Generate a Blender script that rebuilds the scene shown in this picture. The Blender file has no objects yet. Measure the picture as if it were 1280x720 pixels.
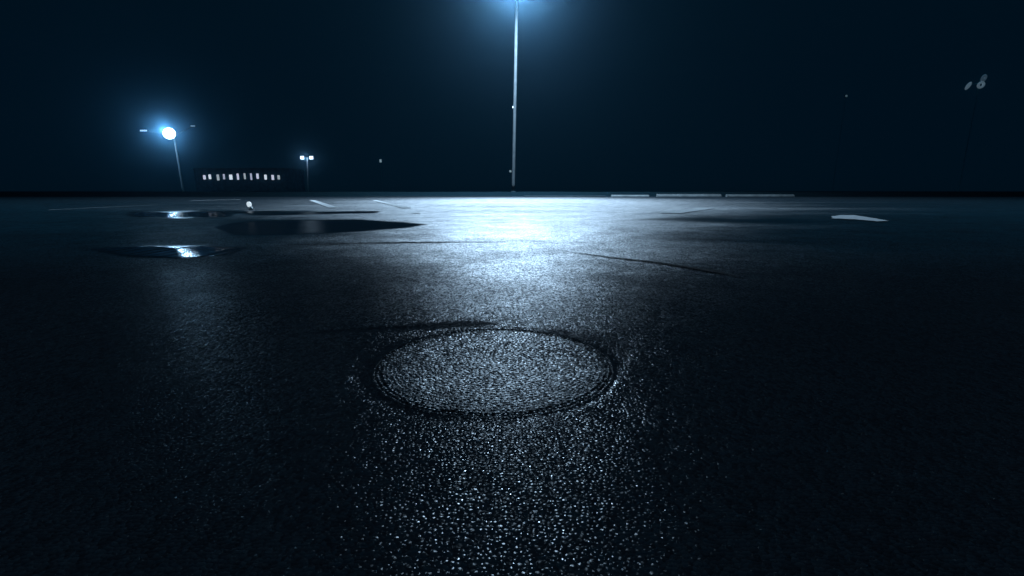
import bpy, bmesh, math, random
import numpy as np
from mathutils import Vector, noise as mnoise

random.seed(7)
rng = np.random.default_rng(7)
S = bpy.context.scene
C = S.collection
R = math.radians

# ---------------------------------------------------------------- camera
H, F, HORIZ = 0.45, 580.0, 239.0           # eye height (m), focal length (px of 1280), horizon row
PITCH = math.atan((360 - HORIZ) / F)
cam = bpy.data.cameras.new('camera')
co = bpy.data.objects.new('camera', cam); C.objects.link(co)
co.location = (0, 0, H)
co.rotation_euler = (math.pi / 2 - PITCH, 0, 0)
cam.sensor_width = 36.0
cam.lens = 36.0 * F / 1280.0
cam.clip_start, cam.clip_end = 0.02, 4000
S.camera = co
S.render.resolution_x, S.render.resolution_y = 1024, 576

# ---------------------------------------------------------------- sky (night: deep navy, unseen zenith much brighter, added as fill for the ground)
w = bpy.data.worlds.new('World'); S.world = w; w.use_nodes = True
nt = w.node_tree; nt.nodes.clear()
out = nt.nodes.new('ShaderNodeOutputWorld'); bg = nt.nodes.new('ShaderNodeBackground')
tc = nt.nodes.new('ShaderNodeTexCoord'); sep = nt.nodes.new('ShaderNodeSeparateXYZ')
rp = nt.nodes.new('ShaderNodeValToRGB')
nt.links.new(tc.outputs['Generated'], sep.inputs[0]); nt.links.new(sep.outputs['Z'], rp.inputs[0])
nt.links.new(rp.outputs[0], bg.inputs[0]); nt.links.new(bg.outputs[0], out.inputs[0])
rp.color_ramp.elements[0].position = 0.58
rp.color_ramp.elements[0].color = (0.0003, 0.0054, 0.0112, 1)
rp.color_ramp.elements[1].position = 1.0
rp.color_ramp.elements[1].color = (0.003, 0.085, 0.165, 1)
bg.inputs[1].default_value = 1.0

vs = S.view_settings
vs.view_transform = 'Standard'; vs.look = 'None'; vs.exposure = 0.0; vs.gamma = 1.0
S.render.engine = 'CYCLES'
S.cycles.use_denoising = True
S.cycles.max_bounces = 6
S.cycles.volume_bounces = 0
S.cycles.sample_clamp_indirect = 3.0
S.cycles.sample_clamp_direct = 0.0
S.cycles.caustics_reflective = False
S.cycles.caustics_refractive = False


# ---------------------------------------------------------------- helpers
def ray(px, py):
    v, u = 360.0 - py, px - 640.0
    return Vector((u, v * math.sin(PITCH) + F * math.cos(PITCH), v * math.cos(PITCH) - F * math.sin(PITCH)))

def gnd(px, py, z=0.0):
    """point of the ground (height z) seen at a pixel of the photograph"""
    d = ray(px, py); t = (z - H) / d.z
    return Vector((d.x * t, d.y * t, z))

def far(px, py, Y):
    """point at distance Y seen at a pixel of the photograph"""
    d = ray(px, py); t = Y / d.y
    return Vector((d.x * t, Y, H + d.z * t))

def mesh_obj(name, bm, mat=None, parent=None, smooth=False):
    me = bpy.data.meshes.new(name); bm.to_mesh(me); bm.free()
    if smooth:
        for p in me.polygons: p.use_smooth = len(p.vertices) <= 4
    o = bpy.data.objects.new(name, me); C.objects.link(o)
    if mat: me.materials.append(mat)
    if parent: o.parent = parent
    return o

def thing(name, label, cat, loc=(0, 0, 0), group=None):
    o = bpy.data.objects.new(name, None); C.objects.link(o)
    o.location = loc; o.empty_display_size = 0.3
    tag(o, label, cat, group); return o

def tag(o, label=None, cat=None, group=None, kind=None):
    if label: o['label'] = label
    if cat: o['category'] = cat
    if group: o['group'] = group
    if kind: o['kind'] = kind
    return o

def add_box(bm, c, s, rz=0.0, bevel=0.0):
    r = bmesh.ops.create_cube(bm, size=1.0)
    vs_ = r['verts']
    for v in vs_:
        x, y, z = v.co.x * s[0], v.co.y * s[1], v.co.z * s[2]
        v.co = Vector((c[0] + x * math.cos(rz) - y * math.sin(rz), c[1] + x * math.sin(rz) + y * math.cos(rz), c[2] + z))
    if bevel:
        es = list({e for v in vs_ for e in v.link_edges})
        bmesh.ops.bevel(bm, geom=es, offset=bevel, segments=2, affect='EDGES')

def add_tube(bm, pts, radii, n=14):
    rings = []
    for i, p in enumerate(pts):
        p = Vector(p)
        a = Vector(pts[max(i - 1, 0)]); b = Vector(pts[min(i + 1, len(pts) - 1)])
        d = (b - a).normalized()
        up = Vector((0, 0, 1)) if abs(d.z) < 0.9 else Vector((1, 0, 0))
        u = d.cross(up).normalized(); v = d.cross(u)
        rings.append([bm.verts.new(p + (u * math.cos(t) + v * math.sin(t)) * radii[i])
                      for t in [2 * math.pi * k / n for k in range(n)]])
    for r0, r1 in zip(rings, rings[1:]):
        for k in range(n):
            bm.faces.new((r0[k], r0[(k + 1) % n], r1[(k + 1) % n], r1[k]))
    bm.faces.new(rings[0][::-1]); bm.faces.new(rings[-1])
    bmesh.ops.recalc_face_normals(bm, faces=bm.faces[:])

def nodes(name):
    m = bpy.data.materials.new(name); m.use_nodes = True
    t = m.node_tree; b = t.nodes['Principled BSDF']
    return m, t, b

def plain(name, col, rough=0.6, metal=0.0, spec=0.5, nscale=6.0, namt=0.25, bump=0.0):
    """a colour with uneven dirt"""
    m, t, b = nodes(name)
    tc = t.nodes.new('ShaderNodeTexCoord'); nz = t.nodes.new('ShaderNodeTexNoise')
    nz.inputs['Scale'].default_value = nscale; nz.inputs['Detail'].default_value = 6
    t.links.new(tc.outputs['Object'], nz.inputs['Vector'])
    cr = t.nodes.new('ShaderNodeValToRGB')
    cr.color_ramp.elements[0].position = 0.3; cr.color_ramp.elements[1].position = 0.7
    cr.color_ramp.elements[0].color = (*[c * (1 - namt) for c in col], 1)
    cr.color_ramp.elements[1].color = (*[min(1, c * (1 + namt)) for c in col], 1)
    t.links.new(nz.outputs['Fac'], cr.inputs[0]); t.links.new(cr.outputs[0], b.inputs['Base Color'])
    b.inputs['Roughness'].default_value = rough; b.inputs['Metallic'].default_value = metal
    b.inputs['Specular IOR Level'].default_value = spec
    if bump:
        bp = t.nodes.new('ShaderNodeBump'); bp.inputs['Strength'].default_value = 1; bp.inputs['Distance'].default_value = bump
        t.links.new(nz.outputs['Fac'], bp.inputs['Height']); t.links.new(bp.outputs[0], b.inputs['Normal'])
    return m

def glow(name, col, strength):
    m, t, b = nodes(name)
    b.inputs['Base Color'].default_value = (0.8, 0.85, 0.9, 1)
    b.inputs['Emission Color'].default_value = (*col, 1)
    b.inputs['Emission Strength'].default_value = strength
    return m

# ---------------------------------------------------------------- materials
def asphalt_material(name, STONE, TILT, PIT, ROUGH, POOL_SPREAD=0.0, FILM=0.5):
    m, t, b = nodes(name)
    N, L = t.nodes.new, t.links.new
    tc = N('ShaderNodeTexCoord')
    def noise(scale, detail=5, vec=None, sc=None):
        n = N('ShaderNodeTexNoise'); n.inputs['Scale'].default_value = scale; n.inputs['Detail'].default_value = detail
        if sc:
            mp = N('ShaderNodeMapping'); mp.inputs['Scale'].default_value = sc
            L(tc.outputs['Object'], mp.inputs[0]); L(mp.outputs[0], n.inputs['Vector'])
        else: L(tc.outputs['Object'], n.inputs['Vector'])
        return n.outputs['Fac']
    def math_(op, a, b_=None, clamp=False):
        n = N('ShaderNodeMath'); n.operation = op; n.use_clamp = clamp
        for i, v in enumerate((a, b_)):
            if v is None: continue
            if isinstance(v, (int, float)): n.inputs[i].default_value = v
            else: L(v, n.inputs[i])
        return n.outputs[0]
    def remap(v, a, b_, c, d):
        n = N('ShaderNodeMapRange'); L(v, n.inputs[0])
        for i, x in enumerate((a, b_, c, d)): n.inputs[1 + i].default_value = x
        return n.outputs[0]
    # stones of the surface course: every stone has its own small tilt, with pits between them
    wn = N('ShaderNodeTexNoise'); wn.inputs['Scale'].default_value = 70
    L(tc.outputs['Object'], wn.inputs['Vector'])
    mx = N('ShaderNodeVectorMath'); mx.operation = 'MULTIPLY_ADD'
    L(wn.outputs['Color'], mx.inputs[0]); mx.inputs[1].default_value = (0.005, 0.005, 0); L(tc.outputs['Object'], mx.inputs[2])
    def facets(scale, tilt):
        v = N('ShaderNodeTexVoronoi'); v.voronoi_dimensions = '2D'; v.inputs['Scale'].default_value = scale
        L(mx.outputs[0], v.inputs['Vector'])
        d = N('ShaderNodeVectorMath'); d.operation = 'SUBTRACT'
        L(mx.outputs[0], d.inputs[0]); L(v.outputs['Position'], d.inputs[1])
        c = N('ShaderNodeVectorMath'); c.operation = 'SUBTRACT'
        L(v.outputs['Color'], c.inputs[0]); c.inputs[1].default_value = (0.5, 0.5, 0.5)
        flat = N('ShaderNodeVectorMath'); flat.operation = 'MULTIPLY'
        L(d.outputs[0], flat.inputs[0]); flat.inputs[1].default_value = (1, 1, 0)
        q = N('ShaderNodeVectorMath'); q.operation = 'DOT_PRODUCT'
        L(flat.outputs[0], q.inputs[0]); L(c.outputs[0], q.inputs[1])
        e = math_('MULTIPLY', q.outputs['Value'], 2 * tilt)
        return e, v
    f1, vo = facets(STONE, TILT)
    f2, v2 = facets(STONE * 2.1, TILT * 1.1)
    sepc = N('ShaderNodeSeparateColor'); L(vo.outputs['Color'], sepc.inputs[0])
    pit = remap(vo.outputs['Distance'], 0.28, 0.75, 0.0, -PIT)
    h = math_('ADD', math_('ADD', f1, math_('MULTIPLY', f2, 0.5)), pit)
    s1 = N('ShaderNodeAttribute'); s1.attribute_name = 'still_water'; s1 = s1.outputs['Fac']
    s2 = N('ShaderNodeAttribute'); s2.attribute_name = 'water_film'; s2 = s2.outputs['Fac']
    sw = math_('MAXIMUM', s1, math_('MULTIPLY', s2, 0.9))
    waves = noise(9, 2, sc=(1.2, 0.03, 1))
    spy = N('ShaderNodeSeparateXYZ'); L(tc.outputs['Object'], spy.inputs[0])
    if POOL_SPREAD: h = math_('MULTIPLY', h, remap(spy.outputs['Y'], 1.7, 4.2, 1.0, 0.45))
    h = math_('ADD', math_('MULTIPLY', h, math_('SUBTRACT', 1.0, sw)), math_('MULTIPLY', math_('MULTIPLY', waves, s1), 0.035))
    bp = N('ShaderNodeBump'); bp.inputs['Strength'].default_value = 1.0; bp.inputs['Distance'].default_value = 1.0
    L(h, bp.inputs['Height']); 
    # colour
    cr = N('ShaderNodeValToRGB')
    cr.color_ramp.elements[0].color = (0.008, 0.011, 0.014, 1); cr.color_ramp.elements[1].color = (0.028, 0.036, 0.043, 1)
    L(math_('MULTIPLY', sepc.outputs[1], remap(noise(0.5, 6), 0.3, 0.7, 0.5, 1.0)), cr.inputs[0])
    # damp and drier bands
    damp = noise(1.0, 5, sc=(0.12, 0.45, 1)); damp2 = noise(1.0, 5, sc=(0.9, 2.2, 1))
    r = math_('ADD', remap(damp, 0.35, 0.65, 0.0, 0.10), remap(damp2, 0.3, 0.7, 0.0, 0.05))
    r = math_('ADD', r, ROUGH)
    r = math_('ADD', r, remap(sepc.outputs[2], 0, 1, -0.06, 0.06))
    # coarser surface farther out, put in to widen the pool of light
    sp = N('ShaderNodeSeparateXYZ'); L(tc.outputs['Object'], sp.inputs[0])
    if POOL_SPREAD: r = math_('ADD', r, math_('ADD', remap(sp.outputs['Y'], 1.3, 3.4, 0.0, POOL_SPREAD * .75), remap(sp.outputs['Y'], 3.4, 12.0, 0.0, POOL_SPREAD * .5)))
    r = math_('ADD', math_('MULTIPLY', r, math_('SUBTRACT', 1.0, s2)), math_('MULTIPLY', s2, 0.33))
    r = math_('ADD', math_('MULTIPLY', r, math_('SUBTRACT', 1.0, s1)), math_('MULTIPLY', s1, 0.11))
    # diffuse stone under a thin film of water
    t.nodes.remove(b)
    df = N('ShaderNodeBsdfDiffuse'); gl = N('ShaderNodeBsdfGlossy'); gl.distribution = 'BECKMANN'
    fr = N('ShaderNodeFresnel'); fr.inputs['IOR'].default_value = 1.36
    mix = N('ShaderNodeMixShader'); o = t.nodes['Material Output']
    L(cr.outputs[0], df.inputs['Color']); L(bp.outputs[0], df.inputs['Normal'])
    gl.inputs['Color'].default_value = (0.95, 0.97, 1, 1)
    L(r, gl.inputs['Roughness']); L(bp.outputs[0], gl.inputs['Normal']); L(bp.outputs[0], fr.inputs['Normal'])
    fac = math_('MULTIPLY', fr.outputs[0], remap(sp.outputs['Y'], 1.4, 3.8, FILM, FILM * (2.2 if POOL_SPREAD else 1)))  # gloss raised with distance: pool of light painted into the surface
    fac = math_('MULTIPLY', fac, remap(sepc.outputs[1], 0.25, 0.97, 0.2, 1.9))
    fac = math_('MULTIPLY', fac, math_('MULTIPLY', remap(noise(2.6, 4), 0.3, 0.7, 0.7, 1.3), remap(noise(17, 3), 0.3, 0.7, 0.75, 1.25)))
    fac = math_('ADD', math_('MULTIPLY', fac, math_('SUBTRACT', 1.0, sw)), math_('MULTIPLY', fr.outputs[0], sw))
    if POOL_SPREAD: fac = math_('MULTIPLY', fac, remap(sp.outputs['Y'], 4.5, 32.0, 1.0, 0.14))  # far gloss cut: fall-off of the light pool painted in
    sa = N('ShaderNodeAttribute'); sa.attribute_name = 'joint_shade_wear'
    fac = math_('MULTIPLY', fac, remap(sa.outputs['Fac'], 0, 1, 1.0, 0.07))  # gloss dulled where the shade of the joint is painted
    L(fac, mix.inputs[0]); L(df.outputs[0], mix.inputs[1]); L(gl.outputs[0], mix.inputs[2]); L(mix.outputs[0], o.inputs['Surface'])
    return m

M_asphalt = asphalt_material('wet_asphalt', 150.0, 0.085, 0.0006, 0.185, 0.39, 0.25)
M_cover = asphalt_material('cover_infill', 140.0, 0.125, 0.0005, 0.29, 0.0, 0.58)
M_iron = plain('wet_cast_iron', (0.06, 0.07, 0.08), 0.42, 0.0, 0.5, 60, 0.3)
M_paint = plain('worn_white_paint', (0.88, 0.90, 0.92), 0.4, 0, 0.4, 14, 0.2, 0.0015)
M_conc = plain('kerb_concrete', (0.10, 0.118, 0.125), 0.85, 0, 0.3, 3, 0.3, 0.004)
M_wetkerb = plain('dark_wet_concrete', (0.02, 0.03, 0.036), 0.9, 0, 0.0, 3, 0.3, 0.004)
M_tar = plain('bitumen_sealant', (0.010, 0.014, 0.017), 0.8, 0, 0.03, 90, 0.4, 0.0015)
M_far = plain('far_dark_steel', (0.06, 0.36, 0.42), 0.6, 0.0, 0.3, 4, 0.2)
M_pale = plain('pale_steel', (0.5, 0.55, 0.58), 0.8, 0.0, 0.1, 4, 0.15)
M_steel = plain('galvanised_steel', (0.055, 0.068, 0.075), 0.9, 0.0, 0.02, 4, 0.2)
M_dark = plain('dark_painted_steel', (0.03, 0.06, 0.075), 0.6, 0.0, 0.3, 4, 0.2)
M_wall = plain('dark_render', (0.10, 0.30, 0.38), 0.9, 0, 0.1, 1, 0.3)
M_grass = plain('dark_grass', (0.004, 0.011, 0.015), 0.95, 0, 0.0, 9, 0.5, 0.05)
M_paper = plain('white_paper', (0.8, 0.8, 0.8), 0.8, 0, 0.2, 8, 0.1)

# ---------------------------------------------------------------- the lot
CX, CY = gnd(617, 461).x, 1.188                # round cover in the asphalt
RC = 0.314                                     # its radius

def fbm(X, Y, f, seed=0.0, octv=3):
    a = np.zeros(X.shape); amp = 1.0
    r_ = np.random.default_rng(int(seed * 10) + 3)
    for o in range(octv):
        for k in range(3):
            th = r_.uniform(0, 2 * math.pi); ph = r_.uniform(0, 6.28)
            a += amp * np.sin((X * math.cos(th) + Y * math.sin(th)) * f * (2 ** o) * r_.uniform(.7, 1.4) + ph) / 3
        amp *= 0.5
    return a

def axis(lo, hi, fine0, fine1, fs, grow=1.12, cap=6.0):
    a = list(np.arange(fine0, fine1 + fs * .5, fs)); s = fs; x = a[-1]
    while x < hi: s = min(s * grow, cap); x += s; a.append(x)
    s = fs; x = a[0]; left = []
    while x > lo: s = min(s * grow, cap); x -= s; left.append(x)
    return np.array(left[::-1] + a)

LOT_X, LOT_Y0, LOT_Y1 = 60.0, -6.0, 39.0

def tail_dist(X, Y):
    p0, p1, p2 = gnd(612, 405), gnd(530, 407.5), gnd(400, 415)
    d = np.full(X.shape, 9.0)
    for a, b in ((p0, p1), (p1, p2)):
        ab = (b.x - a.x, b.y - a.y); L2 = ab[0] ** 2 + ab[1] ** 2
        t = np.clip(((X - a.x) * ab[0] + (Y - a.y) * ab[1]) / L2, 0, 1)
        d = np.minimum(d, np.hypot(X - a.x - t * ab[0], Y - a.y - t * ab[1]))
    return d

def lot_height(X, Y):
    r = np.hypot(X - CX, Y - CY); a = np.arctan2(Y - CY, X - CX)
    # soft worn joint round the cover: wider on the right and on the left, thin at the back and the front
    g_ = lambda c, w_: np.exp(-((np.angle(np.exp(1j * (a - c)))) / w_) ** 2)
    wd = 0.010 + 0.026 * g_(0.45, 0.5) + 0.030 * g_(2.95, 0.65) + 0.012 * g_(-2.1, 0.5)
    wd *= 1 + 0.12 * np.sin(7 * a + 1) + 0.08 * np.sin(17 * a)
    dp = 0.003 + 0.001 * g_(0.6, 0.5)
    mid = RC + wd * 0.9
    z = -dp * np.exp(-((r - mid) / wd) ** 2)
    z -= 0.002 * np.exp(-(np.maximum(r - RC, 0) / 0.14) ** 2)
    z = np.where(r < RC - 0.006, -0.03, z)
    z -= 0.003 * np.exp(-(tail_dist(X, Y) / 0.014) ** 2) * np.clip((gnd(600, 404).x - X) / 0.05 + 0.6, 0, 1)
    # gentle unevenness
    z += 0.004 * fbm(X, Y, 1.3, 1) * np.clip((Y - 1.9) / 4, 0, 1)
    z += 0.0012 * fbm(X, Y, 14, 2)
    return z

xs = axis(-LOT_X, LOT_X, -0.66, 0.60, 0.0048, 1.018); ys = axis(LOT_Y0, LOT_Y1 - 0.5, 0.72, 1.70, 0.0048, 1.02)
ys[ys > LOT_Y1] = LOT_Y1; ys = np.unique(ys)
X, Y = np.meshgrid(xs, ys)
Z = lot_height(X, Y)

def grid_mesh(name, X, Y, Z, mat, smooth=True):
    ny, nx = X.shape
    co_ = np.stack([X, Y, Z], -1).reshape(-1, 3).astype(np.float32)
    i = np.arange(nx * ny).reshape(ny, nx)
    f = np.stack([i[:-1, :-1], i[:-1, 1:], i[1:, 1:], i[1:, :-1]], -1).reshape(-1, 4)
    me = bpy.data.meshes.new(name)
    me.vertices.add(len(co_)); me.vertices.foreach_set('co', co_.ravel())
    me.loops.add(f.size); me.loops.foreach_set('vertex_index', f.ravel().astype(np.int32))
    me.polygons.add(len(f)); me.polygons.foreach_set('loop_start', np.arange(0, f.size, 4, dtype=np.int32))
    me.polygons.foreach_set('loop_total', np.full(len(f), 4, dtype=np.int32))
    me.update(); me.validate()
    if smooth: me.polygons.foreach_set('use_smooth', np.ones(len(f), dtype=bool))
    me.materials.append(mat)
    o = bpy.data.objects.new(name, me); C.objects.link(o)
    return o

lot = grid_mesh('parking_lot', X, Y, Z, M_asphalt); lot['kind'] = 'structure'
def joint_shade_mask(X, Y):
    """shade painted into the gloss round the cover and along the crack leading to it"""
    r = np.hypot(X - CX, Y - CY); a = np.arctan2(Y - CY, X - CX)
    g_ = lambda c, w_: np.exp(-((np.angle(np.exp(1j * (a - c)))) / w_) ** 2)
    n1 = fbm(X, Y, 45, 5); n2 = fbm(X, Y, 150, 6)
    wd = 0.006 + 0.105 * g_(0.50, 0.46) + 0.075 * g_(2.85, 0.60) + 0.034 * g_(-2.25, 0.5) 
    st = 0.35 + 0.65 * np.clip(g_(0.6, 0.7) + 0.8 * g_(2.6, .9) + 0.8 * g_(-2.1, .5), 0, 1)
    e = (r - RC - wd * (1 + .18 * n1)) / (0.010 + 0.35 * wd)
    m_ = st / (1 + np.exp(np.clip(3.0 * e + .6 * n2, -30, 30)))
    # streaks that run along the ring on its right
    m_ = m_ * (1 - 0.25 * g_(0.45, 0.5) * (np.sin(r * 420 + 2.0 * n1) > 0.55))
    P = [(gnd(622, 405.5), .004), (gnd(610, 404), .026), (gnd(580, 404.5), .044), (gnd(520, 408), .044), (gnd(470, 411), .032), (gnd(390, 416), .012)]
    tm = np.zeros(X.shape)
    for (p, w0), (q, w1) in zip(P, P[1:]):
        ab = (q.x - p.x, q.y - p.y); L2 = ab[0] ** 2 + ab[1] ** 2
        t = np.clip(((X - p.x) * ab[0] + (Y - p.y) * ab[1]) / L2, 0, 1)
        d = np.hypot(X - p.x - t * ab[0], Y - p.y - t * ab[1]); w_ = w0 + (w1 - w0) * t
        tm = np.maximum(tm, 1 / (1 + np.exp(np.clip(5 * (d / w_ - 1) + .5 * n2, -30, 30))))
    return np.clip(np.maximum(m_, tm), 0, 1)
def wet_mask(X, Y, pix, soft, seed):
    """soft edged wet area; distances are measured relative to the distance from the viewer's side of the lot"""
    Yc = np.maximum(Y, 0.6)
    u, v_ = X / Yc * 10, H / Yc * 60
    P = [gnd(*p) for p in pix]; P = [(p.x / p.y * 10, H / p.y * 60) for p in P]
    d = np.full(X.shape, 99.0); ins = np.zeros(X.shape, bool)
    for (ax, ay), (bx, by) in zip(P, P[1:] + P[:1]):
        L2 = (bx - ax) ** 2 + (by - ay) ** 2
        t = np.clip(((u - ax) * (bx - ax) + (v_ - ay) * (by - ay)) / L2, 0, 1)
        d = np.minimum(d, np.hypot(u - ax - t * (bx - ax), v_ - ay - t * (by - ay)))
        c = ((ay > v_) != (by > v_)) & (u < (bx - ax) * (v_ - ay) / (by - ay + 1e-12) + ax)
        ins ^= c
    sd = np.where(ins, -d, d)
    nz = fbm(X, Y, 3.0, seed, 4)
    return np.where(Y > 1.9, 1 / (1 + np.exp(np.clip((sd + .12 * nz) / soft * 3, -30, 30))), 0)
still = wet_mask(X, Y, [(120, 311), (180, 307.5), (250, 307), (300, 310), (285, 319), (230, 323), (160, 320)], 0.16, 11)
still = np.maximum(still, wet_mask(X, Y, [(290, 264.5), (240, 263), (170, 265), (165, 271), (225, 273.5), (275, 271)], 0.14, 12))
film_ = wet_mask(X, Y, [(529, 281), (505, 277.5), (440, 275.5), (370, 275), (300, 278), (262, 284), (300, 293), (400, 292.5), (470, 288), (505, 284)], 0.14, 13)
film_ = np.maximum(film_, wet_mask(X, Y, [(520, 266), (440, 264.5), (330, 264), (280, 266), (330, 268.5), (440, 267.5)], 0.08, 15))
film_ = np.maximum(film_, 0.3 * wet_mask(X, Y, [(770, 275), (840, 272), (900, 271.5), (980, 273), (1030, 277), (950, 279), (880, 278)], 0.22, 14))
for nm, val in (('still_water', still), ('water_film', film_)):
    at = lot.data.attributes.new(nm, 'FLOAT', 'POINT'); at.data.foreach_set('value', val.ravel().astype(np.float32))
at = lot.data.attributes.new('joint_shade_wear', 'FLOAT', 'POINT')
at.data.foreach_set('value', joint_shade_mask(X, Y).ravel().astype(np.float32))

# dark grass verge beyond the lot and the land to the horizon
def verge_h(Y):
    t = np.clip((Y - 39.1) / 1.6, 0, 1); return 0.40 * t * t * (3 - 2 * t)
gx = axis(-900, 900, -50, 50, 0.8, 1.2, 60); gy = axis(38.95, 1500, 38.95, 60, 0.35, 1.2, 60)
X, Y = np.meshgrid(gx, gy)
Z = -0.02 + verge_h(Y) + 0.03 * fbm(X, Y, 0.9, 4) * np.clip((Y - 39.2) / 1, 0, 1) - 0.25 * np.clip((Y - 60) / 40, 0, 1)
v = grid_mesh('grass_verge', X, Y, Z, M_grass); v['kind'] = 'structure'
bm = bmesh.new(); bmesh.ops.create_grid(bm, x_segments=4, y_segments=4, size=1500)
g = mesh_obj('ground', bm, M_grass); g.location.z = -0.30; g['kind'] = 'structure'

# ---------------------------------------------------------------- round cover
mh = thing('manhole_cover', 'round studded manhole cover sunk in the wet asphalt, dark joint around it', 'manhole cover', (CX, CY, 0))
bm = bmesh.new()
n = 240
prof = [(0.0, -0.001), (RC - 0.10, -0.0015), (RC - 0.03, -0.003), (RC - 0.002, -0.0065), (RC + 0.0005, -0.009), (RC + 0.0005, -0.04)]
c0 = bm.verts.new((0, 0, prof[0][1])); prev = None
for r_, z_ in prof[1:]:
    ring = [bm.verts.new((r_ * math.cos(2 * math.pi * k / n), r_ * math.sin(2 * math.pi * k / n), z_)) for k in range(n)]
    for k in range(n):
        if prev is None: bm.faces.new((c0, ring[k], ring[(k + 1) % n]))
        else: bm.faces.new((prev[k], ring[k], ring[(k + 1) % n], prev[(k + 1) % n]))
    prev = ring
plate = mesh_obj('cover_plate', bm, M_cover, mh, True)
at = plate.data.attributes.new('joint_shade_wear', 'FLOAT', 'POINT')  # worn rim, carrying the painted joint shade onto the plate
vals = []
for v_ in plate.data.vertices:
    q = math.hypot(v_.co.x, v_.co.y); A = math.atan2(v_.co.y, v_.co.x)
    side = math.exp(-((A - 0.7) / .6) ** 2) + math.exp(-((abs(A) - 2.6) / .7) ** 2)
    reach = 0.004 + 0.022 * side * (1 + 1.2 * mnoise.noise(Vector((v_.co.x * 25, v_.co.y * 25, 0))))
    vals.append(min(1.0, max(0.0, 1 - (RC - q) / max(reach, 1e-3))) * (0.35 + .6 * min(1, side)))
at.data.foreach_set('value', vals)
bm = bmesh.new()
rr = 0.0125; k_ring = 0
while rr < RC - 0.006:
    cnt = max(5, int(2 * math.pi * rr / 0.0118))
    off = random.random() * 6.28
    for k in range(cnt):
        a = off + 2 * math.pi * k / cnt + random.uniform(-.3, .3) * 0.012 / rr
        q = rr + random.uniform(-.002, .002)
        x, y = q * math.cos(a), q * math.sin(a)
        s = random.uniform(0.0036, 0.0050); hh = random.uniform(0.0004, 0.0016)
        zb = -0.001 - 0.0030 * (q / RC) ** 5
        base = [bm.verts.new((x + s * math.cos(t), y + s * math.sin(t), zb - 0.0004)) for t in [math.pi / 3 * j + a for j in range(6)]]
        mid = [bm.verts.new((x + s * .72 * math.cos(t), y + s * .72 * math.sin(t), zb + hh * .7)) for t in [math.pi / 3 * j + a for j in range(6)]]
        top = bm.verts.new((x, y, zb + hh))
        for j in range(6):
            bm.faces.new((base[j], base[(j + 1) % 6], mid[(j + 1) % 6], mid[j])); bm.faces.new((mid[j], mid[(j + 1) % 6], top))
    rr += 0.0112
mesh_obj('stud_pattern', bm, M_cover, mh, smooth=True)
# ---------------------------------------------------------------- bitumen seams
def ribbon(name, pix, widths, mat, z=0.004, N_=240, seed=0.0, parent=None):
    pts = [gnd(*p) for p in pix]
    d = [0.0]
    for p, q in zip(pts, pts[1:]): d.append(d[-1] + (q - p).length)
    xs_, ys_ = [p.x for p in pts], [p.y for p in pts]
    T = np.linspace(0, d[-1], N_)
    PX, PY_, W = np.interp(T, d, xs_), np.interp(T, d, ys_), np.interp(T, d, widths)
    k = np.hanning(41); k /= k.sum(); pad = lambda v: np.concatenate([np.full(20, v[0]), v, np.full(20, v[-1])])
    PX, PY_ = np.convolve(pad(PX), k, 'valid'), np.convolve(pad(PY_), k, 'valid')
    dx, dy = np.gradient(PX), np.gradient(PY_); ln = np.hypot(dx, dy) + 1e-9
    bm = bmesh.new(); A, B = [], []
    for i in range(N_):
        c = Vector((PX[i], PY_[i], seed)); nx, ny = -dy[i] / ln[i], dx[i] / ln[i]
        wob = W[i] * .5 * mnoise.noise(c * 9); e = W[i] * (.5 + .35 * mnoise.noise(c * 34)); f_ = W[i] * (.5 + .35 * mnoise.noise(c * 34 + Vector((7, 7, 7))))
        A.append(bm.verts.new((c.x + nx * (wob + e), c.y + ny * (wob + e), z))); B.append(bm.verts.new((c.x + nx * (wob - f_), c.y + ny * (wob - f_), z)))
    for i in range(N_ - 1): bm.faces.new((A[i], B[i], B[i + 1], A[i + 1]))
    bm.normal_update(); bm.faces.ensure_lookup_table()
    if bm.faces[0].normal.z < 0: bmesh.ops.reverse_faces(bm, faces=bm.faces[:])
    o = mesh_obj(name, bm, mat, parent)
    if not parent: o['kind'] = 'structure'
    return o
ribbon('bitumen_seam', [(330, 308), (420, 305), (520, 303.5), (640, 303)], [0.01, 0.05, 0.06, 0.01], M_tar, 0.006)
ribbon('bitumen_seam', [(700, 314), (760, 322), (830, 330), (890, 340), (930, 348)], [0.008, 0.03, 0.045, 0.04, 0.008], M_tar, 0.006)
# ---------------------------------------------------------------- painted lines
def stripe(a, b, wid, label, taper=1.0, group='painted bay lines on the lot', z=0.013):
    p, q = gnd(*a), gnd(*b); d = (q - p); L_ = d.length; d.normalize(); nrm = Vector((-d.y, d.x, 0))
    bm = bmesh.new(); L0, R0 = [], []
    N_ = 60
    for i in range(N_ + 1):
        t_ = i / N_; c = p + d * L_ * t_
        w_ = wid * (1 + (taper - 1) * t_)
        e = w_ * .5 + 0.014 * mnoise.noise(c * 5); f_ = w_ * .5 + 0.014 * mnoise.noise(c * 5 + Vector((9, 9, 9)))
        if i in (0, N_): e *= .8; f_ *= .8
        L0.append(bm.verts.new((c.x + nrm.x * e, c.y + nrm.y * e, z))); R0.append(bm.verts.new((c.x - nrm.x * f_, c.y - nrm.y * f_, z)))
    for i in range(N_):
        bm.faces.new((L0[i], R0[i], R0[i + 1], L0[i + 1]))
    bm.normal_update(); bm.faces.ensure_lookup_table()
    if bm.faces[0].normal.z < 0: bmesh.ops.reverse_faces(bm, faces=bm.faces[:])
    o = mesh_obj('painted_line', bm, M_paint)
    o['kind'] = 'structure'
    return o
stripe((468, 250.5), (509, 260.5), 0.26, '')
stripe((390, 250.5), (417, 260), 0.26, '')
stripe((836, 267), (884, 260.5), 0.42, '')
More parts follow.
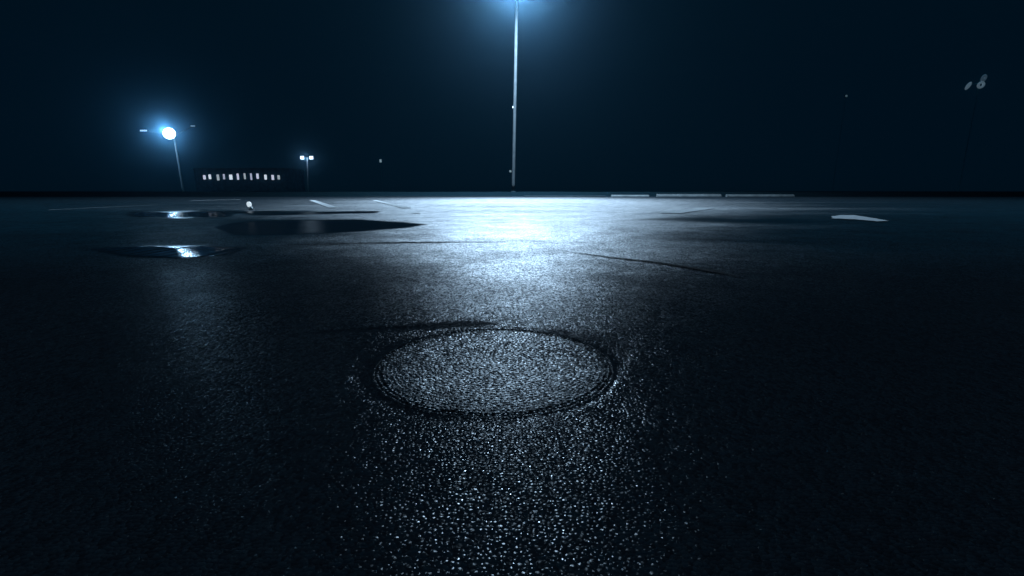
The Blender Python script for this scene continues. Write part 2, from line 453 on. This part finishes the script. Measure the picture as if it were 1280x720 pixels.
def paint_patch(pix):
    bm = bmesh.new(); vs_ = []
    pts = [gnd(*p) for p in pix]
    for i, p in enumerate(pts):
        q = pts[(i + 1) % len(pts)]
        for k in range(10):
            c = p.lerp(q, k / 10); vs_.append(bm.verts.new((c.x + .03 * mnoise.noise(c * 5), c.y + .10 * mnoise.noise(c * 4 + Vector((3, 3, 3))), 0.013)))
    f = bm.faces.new(vs_); bm.normal_update()
    if f.normal.z < 0: bmesh.ops.reverse_faces(bm, faces=[f])
    bmesh.ops.triangulate(bm, faces=bm.faces[:])
    o = mesh_obj('painted_line', bm, M_paint); o['kind'] = 'structure'
paint_patch([(1038, 271.5), (1050, 269.6), (1068, 269.8), (1090, 273.3), (1112, 277.2), (1096, 277.6), (1068, 275), (1042, 274)])
stripe((60, 263), (198, 256.5), 0.045, '')
stripe((300, 249.5), (240, 251), 0.2, '')

# ---------------------------------------------------------------- low concrete kerbs at the far edge
def kerb(px0, px1, py, label, hgt=0.2, proud=0.0, mat=None):
    a, b = gnd(px0, py), gnd(px1, py)
    y = 38.55 - proud
    a = Vector((ray(px0, py).x / ray(px0, py).y * y, y, 0)); b = Vector((ray(px1, py).x / ray(px1, py).y * y, y, 0))
    L_ = b.x - a.x
    bm = bmesh.new()
    nseg = max(1, round(L_ / 1.8)); s = L_ / nseg
    for k in range(nseg):
        x0, x1 = -L_ / 2 + s * k + .008, -L_ / 2 + s * (k + 1) - .008
        sec = [(-.17, 0), (-.17, .04), (-.01, hgt - .02), (.03, hgt), (.17, hgt), (.17, 0)]
        A = [bm.verts.new((x0, y_, z_)) for y_, z_ in sec]; B = [bm.verts.new((x1, y_, z_)) for y_, z_ in sec]
        for j in range(6): bm.faces.new((A[j], A[(j + 1) % 6], B[(j + 1) % 6], B[j]))
        bm.faces.new(A); bm.faces.new(B[::-1])
    bmesh.ops.recalc_face_normals(bm, faces=bm.faces[:])
    o = mesh_obj('concrete_kerb', bm, mat or M_conc); o.location = ((a.x + b.x) / 2, y, 0)
    tag(o, label, 'kerb', 'low concrete kerbs along the far edge of the lot')
    return o
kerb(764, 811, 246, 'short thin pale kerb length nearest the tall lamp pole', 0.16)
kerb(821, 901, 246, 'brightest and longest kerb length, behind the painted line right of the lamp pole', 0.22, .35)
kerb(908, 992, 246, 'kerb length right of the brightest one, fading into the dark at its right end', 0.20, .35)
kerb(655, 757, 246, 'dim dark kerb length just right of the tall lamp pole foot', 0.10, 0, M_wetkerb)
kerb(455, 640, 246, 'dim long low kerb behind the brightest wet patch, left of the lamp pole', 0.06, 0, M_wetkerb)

# ---------------------------------------------------------------- lamps
BLUE = (0.54, 0.77, 1.0)
M_glow_main = glow('lamp_glass_lit', (0.75, 0.88, 1.0), 60)
M_glow_left = glow('floodlight_glass_lit', (0.62, 0.82, 1.0), 9)
M_glow_side = glow('side_lamp_lit', (0.35, 0.65, 1.0), 1.1)
M_glow_far = glow('far_lamp_lit', (0.72, 0.87, 1.0), 1.8)
M_glow_dim = glow('dim_lamp_lit', (0.45, 0.68, 0.8), 0.45)
M_window = [glow('lit_window_glass', c_, e_) for c_, e_ in (((0.72, 0.80, 1.0), 0.85), ((0.70, 0.86, 0.95), 0.5), ((0.66, 0.76, 1.0), 0.62), ((0.75, 0.88, 1.0), 1.0))]

def light(kind, name, loc, power, col, parent=None, size=0.1, aim=None, angle=None, blend=0.5):
    l = bpy.data.lights.new(name, kind); l.energy = power; l.color = col; l.shadow_soft_size = size
    if kind == 'SPOT': l.spot_size = R(angle); l.spot_blend = blend
    o = bpy.data.objects.new(name, l); C.objects.link(o)
    if parent: o.parent = parent
    o.location = loc
    if aim is not None:
        o.rotation_euler = (Vector(aim) - Vector(loc)).to_track_quat('-Z', 'Y').to_euler()
    return o

def lens_head(root, c, s, glass, rz=0.0, tilt=0.0, name='lamp_head'):
    """flat floodlight head: housing with its glass underneath/in front"""
    bm = bmesh.new(); add_box(bm, (0, 0, 0), s, 0, min(s) * .2)
    hd = mesh_obj(name, bm, M_dark, root); hd.location = c; hd.rotation_euler = (tilt, 0, rz)
    bm = bmesh.new(); add_box(bm, (0, -s[1] / 2 - 0.012, -s[2] * 0.05), (s[0] * .86, 0.03, s[2] * .8), 0, 0.008)
    gl = mesh_obj('lamp_glass', bm, glass, hd)
    return hd

# the tall pole at the middle of the far edge: its heads are above the picture
PY = 41.0
pb = far(641.5, 237, PY); ptop_h = 16.7
lean = (645.5 - 641.5) / F * PY / 15.2
mp_ = thing('street_lamp', 'tall pale steel lamp pole at the middle of the far edge, top out of view', 'street lamp', (pb.x, PY, 0.36), 'lamp poles around the lot')
bm = bmesh.new()
L_ = ptop_h - 0.36
add_tube(bm, [(lean * L_ * k / 24, 0, L_ * k / 24) for k in range(25)], [0.135 - 0.015 * k / 24 for k in range(25)], 28)
mesh_obj('pole', bm, M_steel, mp_, True)
bm = bmesh.new(); add_tube(bm, [(0, 0, -0.02), (0, 0, 0.10)], [0.24, 0.24], 20); mesh_obj('base_flange', bm, M_dark, mp_)
zc = far(642, 134, PY).z - 0.36
bm = bmesh.new(); add_box(bm, (lean * zc - .16, .02, zc), (.07, .10, .13), 0, .012); mesh_obj('junction_box', bm, M_paint, mp_)
top = Vector((lean * L_, 0, L_))
bm = bmesh.new(); add_tube(bm, [top + Vector((-1.3, -4.0, .15)), top + Vector((1.3, -4.0, .15))], [0.06, 0.06], 10); add_tube(bm, [top + Vector((0, 0, -.15)), top + Vector((0, -2.0, .1)), top + Vector((0, -4.0, .15))], [.08, .07, .06], 10); mesh_obj('crossarm', bm, M_steel, mp_)
for dx in (-1.2, -0.4, 0.4, 1.2):
    lens_head(mp_, top + Vector((dx, -4.2, 0.1)), (0.55, 0.22, 0.45), M_glow_main, 0, R(-50))
light('SPOT', 'lamp_beam', (top.x, -4.3, top.z - 0.85), 60000, BLUE, mp_, 0.35, (top.x, -6.0, 0), 172, 1.0)

# the bright lamp at the left
LY = 90.0
lb = far(228.5, 234, LY); lt = far(217.5, 171, LY)
ll = thing('street_lamp', 'leftmost lamp pole with a blinding blue white floodlight and a wide halo', 'street lamp', (lb.x, LY, 0.1), 'lamp poles around the lot')
bm = bmesh.new(); hgt = lt.z - 0.1; lx = lt.x - lb.x
add_tube(bm, [(lx * k / 12, 0, hgt * k / 12) for k in range(13)], [0.17 - .02 * k / 12 for k in range(13)], 12); mesh_obj('pole', bm, M_pale, ll, True)
bm = bmesh.new()
add_tube(bm, [(lx - 5.0, 0, hgt + 1.0), (lx - 2.5, 0, hgt + .65), (lx, 0, hgt)], [0.05, 0.06, 0.08], 8)
add_tube(bm, [(lx + 3.6, 0, hgt + 1.7), (lx + 1.8, 0, hgt + 1.0), (lx, 0, hgt)], [0.05, 0.06, 0.08], 8)
mesh_obj('side_arms', bm, M_dark, ll, True)
bm = bmesh.new(); add_tube(bm, [(0, .9, 0), (0, .5, 0), (0, -.1, 0), (0, -.2, 0)], [.3, .8, 1.02, 1.04], 32)
for v_ in bm.verts: v_.co.x *= 1.15
hd = mesh_obj('floodlight_head', bm, M_dark, ll, True); hd.location = (lx - .45, -.3, hgt + .5); hd.rotation_euler = (R(-8), R(12), 0)
bm = bmesh.new(); add_tube(bm, [(0, -.205, 0), (0, -.32, 0), (0, -.42, 0), (0, -.48, 0)], [1.0, .9, .6, .25], 32)
for v_ in bm.verts: v_.co.x *= 1.15
mesh_obj('lamp_glass', bm, M_glow_left, hd, True)
lens_head(ll, (lx - 5.3, -0.1, hgt + 1.05), (1.5, 0.3, 0.36), M_glow_side, 0, R(-15), 'side_lamp_head')
lens_head(ll, (lx + 3.9, -0.1, hgt + 1.85), (0.9, 0.3, 0.25), M_glow_dim, R(8), R(-15), 'side_lamp_head')
light('POINT', 'lamp_light', (lx - 0.5, -1.3, hgt + 0.8), 2700, (0.35, 0.68, 1.0), ll, 0.4)

# the twin headed lamp far away
TY = 120.0
tb = far(385, 236, TY); tt = far(384, 197, TY)
tl = thing('street_lamp', 'small far lamp pole with two lit heads, right of the lit windows', 'street lamp', (tb.x, TY, 0.1), 'lamp poles around the lot')
hgt = tt.z - .1; lx = tt.x - tb.x
bm = bmesh.new(); add_tube(bm, [(lx * k / 12, 0, hgt * k / 12) for k in range(13)], [0.15 - .03 * k / 12 for k in range(13)], 10); mesh_obj('pole', bm, M_pale, tl, True)
bm = bmesh.new(); add_tube(bm, [(lx - 1.1, 0, hgt), (lx + 1.1, 0, hgt)], [0.06, 0.06], 8); mesh_obj('crossarm', bm, M_steel, tl)
for dx in (-1.15, 1.15):
    lens_head(tl, (lx + dx, -0.1, hgt), (1.05, 0.4, 0.95), M_glow_far)

light('POINT', 'lamp_light', (lx, -1.2, hgt - .3), 160, BLUE, tl, 0.3)
# two dots: single lamps very far away
def far_lamp(px, py, Yd, label, s, glass, power=0):
    b_ = far(px, 236, Yd); t_ = far(px, py, Yd)
    r_ = thing('street_lamp', label, 'street lamp', (t_.x, Yd, 0.1), 'lamp poles around the lot')
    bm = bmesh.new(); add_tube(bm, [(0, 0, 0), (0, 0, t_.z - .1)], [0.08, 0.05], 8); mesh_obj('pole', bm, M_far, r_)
    lens_head(r_, (0, -0.1, t_.z - .1), s, glass)
    return r_
far_lamp(476, 201, 150, 'lone faint dot of a far lamp between the twin lamp and the tall pole', (0.7, 0.4, 1.1), M_glow_dim)
far_lamp(638, 214, 140, 'tiny faint lamp close against the left side of the tall pole', (0.7, 0.4, 0.7), M_glow_dim)
M_glow_faint = glow('faint_lamp_lit', (0.4, 0.7, 0.85), 0.12)
far_lamp(1057, 120, 110, 'tiny very faint lamp alone in the dark right sky', (0.55, 0.3, 0.5), M_glow_faint)

# dim twin lamps high at the right edge
RY = 70.0
M_glow_haz = glow('hazy_lamp_lit', (0.42, 0.66, 0.85), 0.13)
a_ = far(1209.5, 107.5, RY); b_ = far(1226, 103, RY); base = far(1226, 236, RY)
rl = thing('street_lamp', 'dim pair of pale lamp heads high up on a dark pole at the right', 'street lamp', (b_.x, RY, 0.1), 'lamp poles around the lot')
hz = b_.z - .1
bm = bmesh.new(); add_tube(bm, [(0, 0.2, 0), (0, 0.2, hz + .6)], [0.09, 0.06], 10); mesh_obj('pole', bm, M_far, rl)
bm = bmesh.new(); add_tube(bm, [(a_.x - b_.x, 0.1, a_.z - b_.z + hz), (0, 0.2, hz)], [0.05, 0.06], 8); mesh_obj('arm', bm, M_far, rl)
# ring shaped reflector of the larger head, and the narrow one seen edge-on
bm = bmesh.new()
nn, mm = 24, 8
def torus(bm, c, R_, r_, sx, sz, shear=0.0):
    rings = []
    for i in range(nn):
        A = 2 * math.pi * i / nn
        rings.append([bm.verts.new((c[0] + (R_ + r_ * math.cos(B)) * math.cos(A) * sx + shear * (R_ + r_ * math.cos(B)) * math.sin(A) * sz, c[1] + r_ * math.sin(B), c[2] + (R_ + r_ * math.cos(B)) * math.sin(A) * sz)) for B in [2 * math.pi * j / mm for j in range(mm)]])
    for i in range(nn):
        for j in range(mm):
            bm.faces.new((rings[i][j], rings[(i + 1) % nn][j], rings[(i + 1) % nn][(j + 1) % mm], rings[i][(j + 1) % mm]))
    bmesh.ops.recalc_face_normals(bm, faces=bm.faces[:])
torus(bm, (0, -0.1, hz - .35), 0.36, 0.16, 1.0, 0.95, 0.15)
mesh_obj('ring_lamp', bm, M_glow_haz, rl, True)
bm = bmesh.new(); torus(bm, (0.22, -0.1, hz + .55), 0.22, 0.16, 1.0, 1.35, 0.2)
M_glow_haz2 = glow('hazier_lamp_lit', (0.40, 0.66, 0.90), 0.05)
mesh_obj('upper_lamp', bm, M_glow_haz2, rl, True)
bm = bmesh.new()
bmesh.ops.create_uvsphere(bm, u_segments=14, v_segments=8, radius=0.5)
for v_ in bm.verts: v_.co = Vector((v_.co.x * .6 + v_.co.z * .55, v_.co.y * .4, v_.co.z * 1.1))
o = mesh_obj('slanted_lamp', bm, M_glow_haz, rl, True); o.location = (a_.x - b_.x, -0.1, a_.z - b_.z + hz)

# ---------------------------------------------------------------- far building with a row of lit windows
BY = 135.0
wins = [(255.8, 221.6, 4.6, 6.5), (262.6, 221.0, 4.4, 7), (272.8, 221.8, 4.4, 9), (280.2, 220.8, 3.4, 8), (288.8, 221.4, 5.6, 7.5),
        (297.6, 220.8, 3.6, 9.5), (306.2, 220.3, 3.4, 9), (314.2, 220.8, 3.2, 10), (322.2, 220.2, 4.2, 8), (332.2, 221.4, 4.2, 7.5), (341.2, 221.8, 4.4, 7.5), (348.6, 221.6, 4.2, 6.5)]
p0, p1 = far(246, 236, BY), far(358, 236, BY)
bw = p1.x - p0.x; bx0 = (p0.x + p1.x) / 2
top_z = far(300, 211, BY).z
bd = thing('office_building', 'long low dark building with a row of twelve lit windows', 'building', (bx0, BY, 0.05))
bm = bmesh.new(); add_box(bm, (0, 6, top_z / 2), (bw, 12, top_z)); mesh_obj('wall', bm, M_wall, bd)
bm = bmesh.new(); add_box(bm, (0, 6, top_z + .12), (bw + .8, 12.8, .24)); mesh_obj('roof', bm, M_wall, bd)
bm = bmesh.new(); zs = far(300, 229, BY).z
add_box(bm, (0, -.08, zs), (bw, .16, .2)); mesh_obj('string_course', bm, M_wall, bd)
for wi, (wx, wy, ww, wh) in enumerate(wins):
    c = far(wx, wy, BY); k = BY / F * .985
    w_, h_ = ww * k * .72, wh * k * .78
    bm = bmesh.new()
    for sx in (-1, 1): add_box(bm, (sx * (w_ / 2 + .04), 0, 0), (.08, .12, h_ + .16))
    for sz in (-1, 1): add_box(bm, (0, 0, sz * (h_ / 2 + .04)), (w_, .12, .08))
    fr = mesh_obj('window', bm, M_dark, bd); fr.location = (c.x - bx0, -0.07, c.z - .05)
    bm = bmesh.new(); add_box(bm, (0, 0, 0), (w_, .04, h_)); mesh_obj('window_pane', bm, M_window[(0, 3, 1, 2, 3, 0, 1, 2, 0, 3, 0, 1)[wi]], fr)

# ---------------------------------------------------------------- small lit marker post on the lot
pb_ = gnd(313, 262.5)
mk = thing('marker_light', 'small stubby white marker light glowing on the wet lot below the lit windows', 'marker light', (pb_.x, pb_.y, 0))
bm = bmesh.new(); add_tube(bm, [(0.015, 0, -0.002), (0.015, 0, 0.03), (0.01, 0, 0.09)], [0.055, 0.05, 0.03], 14); mesh_obj('base', bm, M_paint, mk, True)
bm = bmesh.new(); add_tube(bm, [(0.008, 0, 0.085), (-0.005, 0, 0.10), (-0.015, 0, 0.13), (-0.02, 0, 0.17), (-0.022, 0, 0.20)], [0.03, 0.048, 0.055, 0.05, 0.025], 16)
mesh_obj('lamp_glass', bm, glow('marker_glass_lit', (0.75, 0.9, 1.0), 0.8), mk, True)

# ---------------------------------------------------------------- haze
bm = bmesh.new(); add_box(bm, (0, 95, 24), (320, 210, 50.6))
hz_o = mesh_obj('haze', bm); hz_o['kind'] = 'stuff'
m = bpy.data.materials.new('haze_air'); m.use_nodes = True; t = m.node_tree; t.nodes.clear()
o_ = t.nodes.new('ShaderNodeOutputMaterial'); pv = t.nodes.new('ShaderNodeVolumePrincipled')
pv.inputs['Color'].default_value = (0.30, 0.66, 1.0, 1)
pv.inputs['Density'].default_value = 0.0016
pv.inputs['Anisotropy'].default_value = 0.975
t.links.new(pv.outputs[0], o_.inputs['Volume'])
hz_o.data.materials.append(m)
